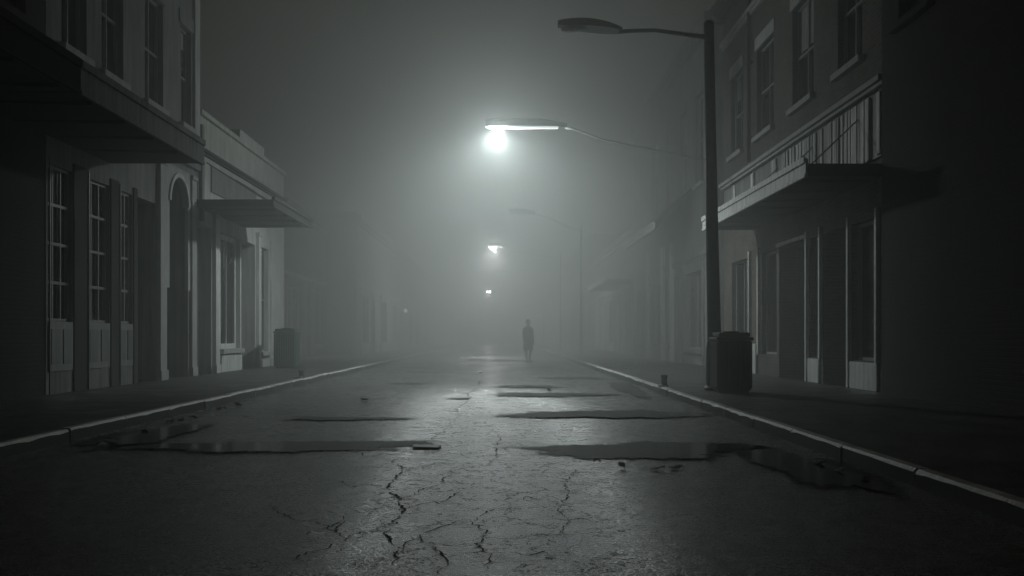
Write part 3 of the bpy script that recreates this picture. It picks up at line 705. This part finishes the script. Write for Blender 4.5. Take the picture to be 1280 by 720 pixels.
def flat_piece(name, px, py, w, d, h, m, label, cat, rot, grp=None, base=0.0, crumple=.4, seed=0):
    yy = 1200*(CAM_H-base)/(py-420); xx = (px-628)*yy/1200
    rr = random.Random(seed); bm = bmesh.new(); n = 6
    vs = [[bm.verts.new((w*(i/n-.5)*(1-.2*abs(j/n-.5)), d*(j/n-.5), h*(.15+crumple*rr.random()) + h*.4*math.sin(3*i/n+seed))) for j in range(n+1)] for i in range(n+1)]
    for i in range(n):
        for j in range(n): bm.faces.new((vs[i][j], vs[i+1][j], vs[i+1][j+1], vs[i][j+1]))
    me = bpy.data.meshes.new(name); bm.to_mesh(me); bm.free(); me.materials.append(MATS[m])
    o = bpy.data.objects.new(name, me); C.objects.link(o)
    sm = o.modifiers.new('thickness', 'SOLIDIFY'); sm.thickness = .004; sm.offset = 1
    o.location = (xx, yy, base+road_z(xx, yy)+.014 if base == 0 else base+.004); o.rotation_euler = (0, 0, rot)
    return tag(o, label, cat, grp)
t = empty('loose_board', (-.74, 9.35, .015), 'broken end of a pale board lying at the tip of the long left puddle', 'board')
g = MB(); 
pr = [(-.86, 9.25), (-.62, 9.2), (-.59, 9.28), (-.63, 9.31), (-.6, 9.38), (-.87, 9.45)]
lo = [(x, y, .016) for x, y in pr]; hi = [(x, y, .034) for x, y in pr]
g.quad(*lo[::-1]); g.quad(*hi)
for i in range(6): j = (i+1) % 6; g.quad(lo[i], lo[j], hi[j], hi[i])
g.build('plank', 'board_wood', t)
P_ = [(746, 583, .07, .05, .05, 'litter_brown', 'dark lump of litter at the edge of the wide right puddle', 'litter'),
      (777, 587, .05, .05, .05, 'litter_pale', 'small upright paper scrap right of the dark lump of litter', 'litter'),
      (822, 589, .12, .07, .035, 'litter_pale', 'pale leaf shaped scrap, left of the pair beyond the right puddle', 'litter'),
      (845, 587, .13, .07, .04, 'litter_pale', 'pale crumpled scrap, right of the pair beyond the right puddle', 'litter'),
      (1024, 582, .10, .06, .05, 'litter_pale', 'pale scrap nearest the right kerb gutter, leftmost of the gutter scraps', 'litter'),
      (1050, 591, .07, .05, .035, 'litter_pale', 'middle one of the three pale scraps by the right gutter', 'litter'),
      (1082, 601, .08, .05, .03, 'litter_brown', 'brownish scrap nearest the camera by the right gutter', 'litter'),
      (138, 552, .16, .08, .03, 'litter_pale', 'pale torn sheet in the left gutter, nearest the camera', 'litter'),
      (120, 558, .10, .08, .03, 'litter_brown', 'brown dead leaf beside the nearest pale sheet in the left gutter', 'litter'),
      (181, 541, .08, .06, .03, 'litter_brown', 'single brown leaf second along the left gutter', 'litter'),
      (213, 528, .10, .08, .04, 'litter_brown', 'brown leaf of the close pair in the left gutter', 'litter'),
      (226, 527, .08, .08, .03, 'litter_pale', 'pale scrap of the close pair in the left gutter', 'litter'),
      (242, 524, .10, .08, .035, 'litter_brown', 'curled brown leaf just beyond the close pair in the left gutter', 'litter'),
      (276, 513, .14, .10, .05, 'litter_pale', 'light paper scrap farther along the left gutter', 'litter'),
      (297, 507, .12, .10, .05, 'litter_brown', 'upright brown leaf beyond the light paper scrap, left gutter', 'litter'),
      (687, 489, .10, .10, .08, 'litter_pale', 'tiny pale scrap in the narrow right puddle', 'litter'),
      (600, 466, .16, .12, .08, 'litter_pale', 'tiny pale scrap far along the road centre', 'litter'),
      (598, 479, .12, .12, .06, 'litter_pale', 'tiny pale scrap on the road centre, nearer of two', 'litter'),
      (455, 502, .16, .12, .05, 'litter_brown', 'brown scrap lying alone left of the road centre', 'litter')]
for i, (px, py, w, d, h, m, lb, ct) in enumerate(P_): flat_piece('road_scrap', px, py, w, d, h, m, lb, ct, i*1.3, 'scraps on the wet road', seed=i)

# ------------------------------------------------------------------ the figure
def figure():
    ox, oy = 1.07, 40.0
    t = empty('person', (ox, oy, 0), 'person in a long dark coat standing alone in the fog in the middle distance', 'person')
    def skin(name, m, V, E, root=0, sub=2):
        me = bpy.data.meshes.new(name); me.from_pydata([v[:3] for v in V], E, []); me.materials.append(MATS[m])
        o = bpy.data.objects.new(name, me); C.objects.link(o); o.parent = t
        k = o.modifiers.new('Skin', 'SKIN'); k.use_smooth_shade = True
        for i, v in enumerate(V):
            sv = me.skin_vertices[0].data[i]; sv.radius = v[3] if isinstance(v[3], tuple) else (v[3], v[3]); sv.use_root = (i == root)
        q = o.modifiers.new('Sub', 'SUBSURF'); q.levels = 1; q.render_levels = sub
        return o
    V = [(0, 0, .93, (.15, .11)), (0, 0, 1.08, (.14, .10)), (0, 0, 1.28, (.17, .11)), (0, 0, 1.42, (.13, .085)), (0, 0, 1.50, .058), (0, -.01, 1.57, .062), (0, -.012, 1.64, (.078, .095)), (0, -.008, 1.71, (.07, .085))]
    E = [(i, i+1) for i in range(7)]
    for sg in (-1, 1):
        n = len(V)
        V += [(sg*.17, 0, 1.40, .065), (sg*.215, .01, 1.14, .048), (sg*.225, -.05, .92, .036), (sg*.225, -.065, .87, .026), (sg*.225, -.08, .81, (.04, .022))]
        E += [(3, n), (n, n+1), (n+1, n+2), (n+2, n+3), (n+3, n+4)]
        for k, dy in enumerate((-.028, -.01, .008, .026)):
            a = len(V); ln = (.065, .075, .07, .055)[k]
            V += [(sg*.226, -.08+dy, .775, .009), (sg*.222, -.082+dy, .775-ln*.55, .008), (sg*.212, -.085+dy, .775-ln, .007)]; E += [(n+4, a), (a, a+1), (a+1, a+2)]
        a = len(V); V += [(sg*.215, -.118, .82, .010), (sg*.21, -.135, .785, .008)]; E += [(n+4, a), (a, a+1)]
        n = len(V); st = sg*.06
        V += [(sg*.09, 0, .86, .09), (sg*.10, -.02-st*.4, .48, .062), (sg*.105, st*.8, .10, .042), (sg*.108, st*.8-.04, .05, .045), (sg*.112, st*.8-.16, .035, .035)]
        E += [(0, n), (n, n+1), (n+1, n+2), (n+2, n+3), (n+3, n+4)]
    skin('body', 'trouser_cloth', V, E)
    # long coat as a lofted shell round torso and thighs
    g = MB(); prof = [(1.46, .085, .075), (1.43, .17, .10), (1.36, .215, .13), (1.20, .20, .14), (1.04, .18, .13), (.90, .195, .145), (.70, .21, .165), (.52, .225, .18)]
    for z, a, c in prof:
        for k in range(24):
            th = 2*math.pi*k/24; w = 1+.04*math.sin(5*th)*(1.46-z)
            g.v.append((ox+a*w*math.cos(th), oy+c*w*math.sin(th), z))
    for i in range(len(prof)-1):
        for k in range(24): p = i*24+k; q = i*24+(k+1) % 24; g.f.append((p, q, q+24, p+24))
    o = g.build('coat', 'coat_cloth', t, smooth=True); m_ = o.modifiers.new('S', 'SOLIDIFY'); m_.thickness = .012
    for sg in (-1, 1): MB().tube([(ox+sg*.165, oy, 1.41), (ox+sg*.212, oy+.01, 1.15), (ox+sg*.225, oy-.045, .93)], [.082, .066, .055], 12).build('sleeve', 'coat_cloth', t, smooth=True)
    g = MB(); g.lathe(ox, oy+.012, [(.085, 1.60), (.095, 1.66), (.092, 1.72), (.07, 1.775), (.03, 1.80)], 18); g.build('hair', 'hair_dark', t, smooth=True)
    g = MB(); g.lathe(ox, oy, [(.075, 1.60-.06), (.078, 1.62), (.082, 1.66), (.076, 1.72)], 16)
    f = g.build('face', 'skin', t, smooth=True); f.location.y = -.022
    MB().tube([(ox, oy-.098, 1.665), (ox, oy-.122, 1.63), (ox, oy-.10, 1.622)], [.008, .012, .010], 8).build('nose', 'skin', f)
    for sg in (-1, 1):
        MB().box(ox+sg*.03-.011, ox+sg*.03+.011, oy-.097, oy-.09, 1.662, 1.672).build('eye', 'shoe_leather', f)
        MB().tube([(ox+sg*.082, oy, 1.63), (ox+sg*.09, oy+.004, 1.66), (ox+sg*.084, oy+.006, 1.68)], .01, 6).build('ear', 'skin', f)
        st = sg*.048
        g = MB(); g.tube([(ox+sg*.108, oy+st+.05, .05), (ox+sg*.108, oy+st-.02, .06), (ox+sg*.112, oy+st-.12, .045), (ox+sg*.114, oy+st-.2, .032)], [.04, .052, .045, .028], 10); g.build('shoe', 'shoe_leather', t, smooth=True)
    t.rotation_euler = (0, 0, .6)
    MB().box(ox-.022, ox+.022, oy-.094, oy-.088, 1.585, 1.592).build('mouth', 'litter_brown', f)
figure()

# ------------------------------------------------------------------ fog
def fog(y0, y1, dens, label):
    m = bpy.data.materials.new('fog_volume'); m.use_nodes = True; nt = m.node_tree; nt.nodes.clear()
    out = nt.nodes.new('ShaderNodeOutputMaterial'); vs = nt.nodes.new('ShaderNodeVolumeScatter')
    vs.inputs['Color'].default_value = (.95, 1.0, .99, 1); vs.inputs['Density'].default_value = dens; vs.inputs['Anisotropy'].default_value = .68
    nt.links.new(vs.outputs[0], out.inputs['Volume']); MATS['fog'] = m
    g = MB().box(-45, 45, y0+.001, y1-.001, -.5, 34); struct('fog', g, 'fog', label)
fog(-25, 14, .006, 'fog thinned over the nearest stretch of street to darken its sides')  # density lowered so the near street sides stay dark
fog(14, 22, .038, 'thicker fog between the first shops')
fog(22, 30, .013, 'fog thinned around the lit street lamp to soften its glow')  # density lowered to tame the glare round the lamp
fog(30, 46, .085, 'dense fog bank beyond the lit street lamp')
fog(46, 230, .020, 'pale fog filling the far end of the street')

# ------------------------------------------------------------------ world, camera, settings
sc = bpy.context.scene
w = bpy.data.worlds.new('World'); sc.world = w; w.use_nodes = True; nt = w.node_tree
bg = nt.nodes['Background']; bg.inputs[0].default_value = (1.0, .90, .52, 1); bg.inputs[1].default_value = .012
cam = bpy.data.cameras.new('camera'); co = bpy.data.objects.new('camera', cam); C.objects.link(co); sc.camera = co
co.location = (0, 0, CAM_H); co.rotation_euler = (R(90), 0, 0)
cam.sensor_width = 36; cam.lens = 36*1200/1280; cam.shift_x = (640-628)/1280; cam.shift_y = (420-360)/1280
cam.clip_end = 3000; cam.clip_start = .05
sc.view_settings.view_transform = 'Standard'; sc.view_settings.look = 'None'; sc.view_settings.exposure = 0
sc.render.engine = 'CYCLES'
cy = sc.cycles
cy.use_denoising = True
try: cy.denoiser = 'OPENIMAGEDENOISE'
except Exception: pass
cy.max_bounces = 7; cy.diffuse_bounces = 3; cy.glossy_bounces = 3; cy.volume_bounces = 6
cy.sample_clamp_indirect = 3; cy.caustics_reflective = False; cy.caustics_refractive = False
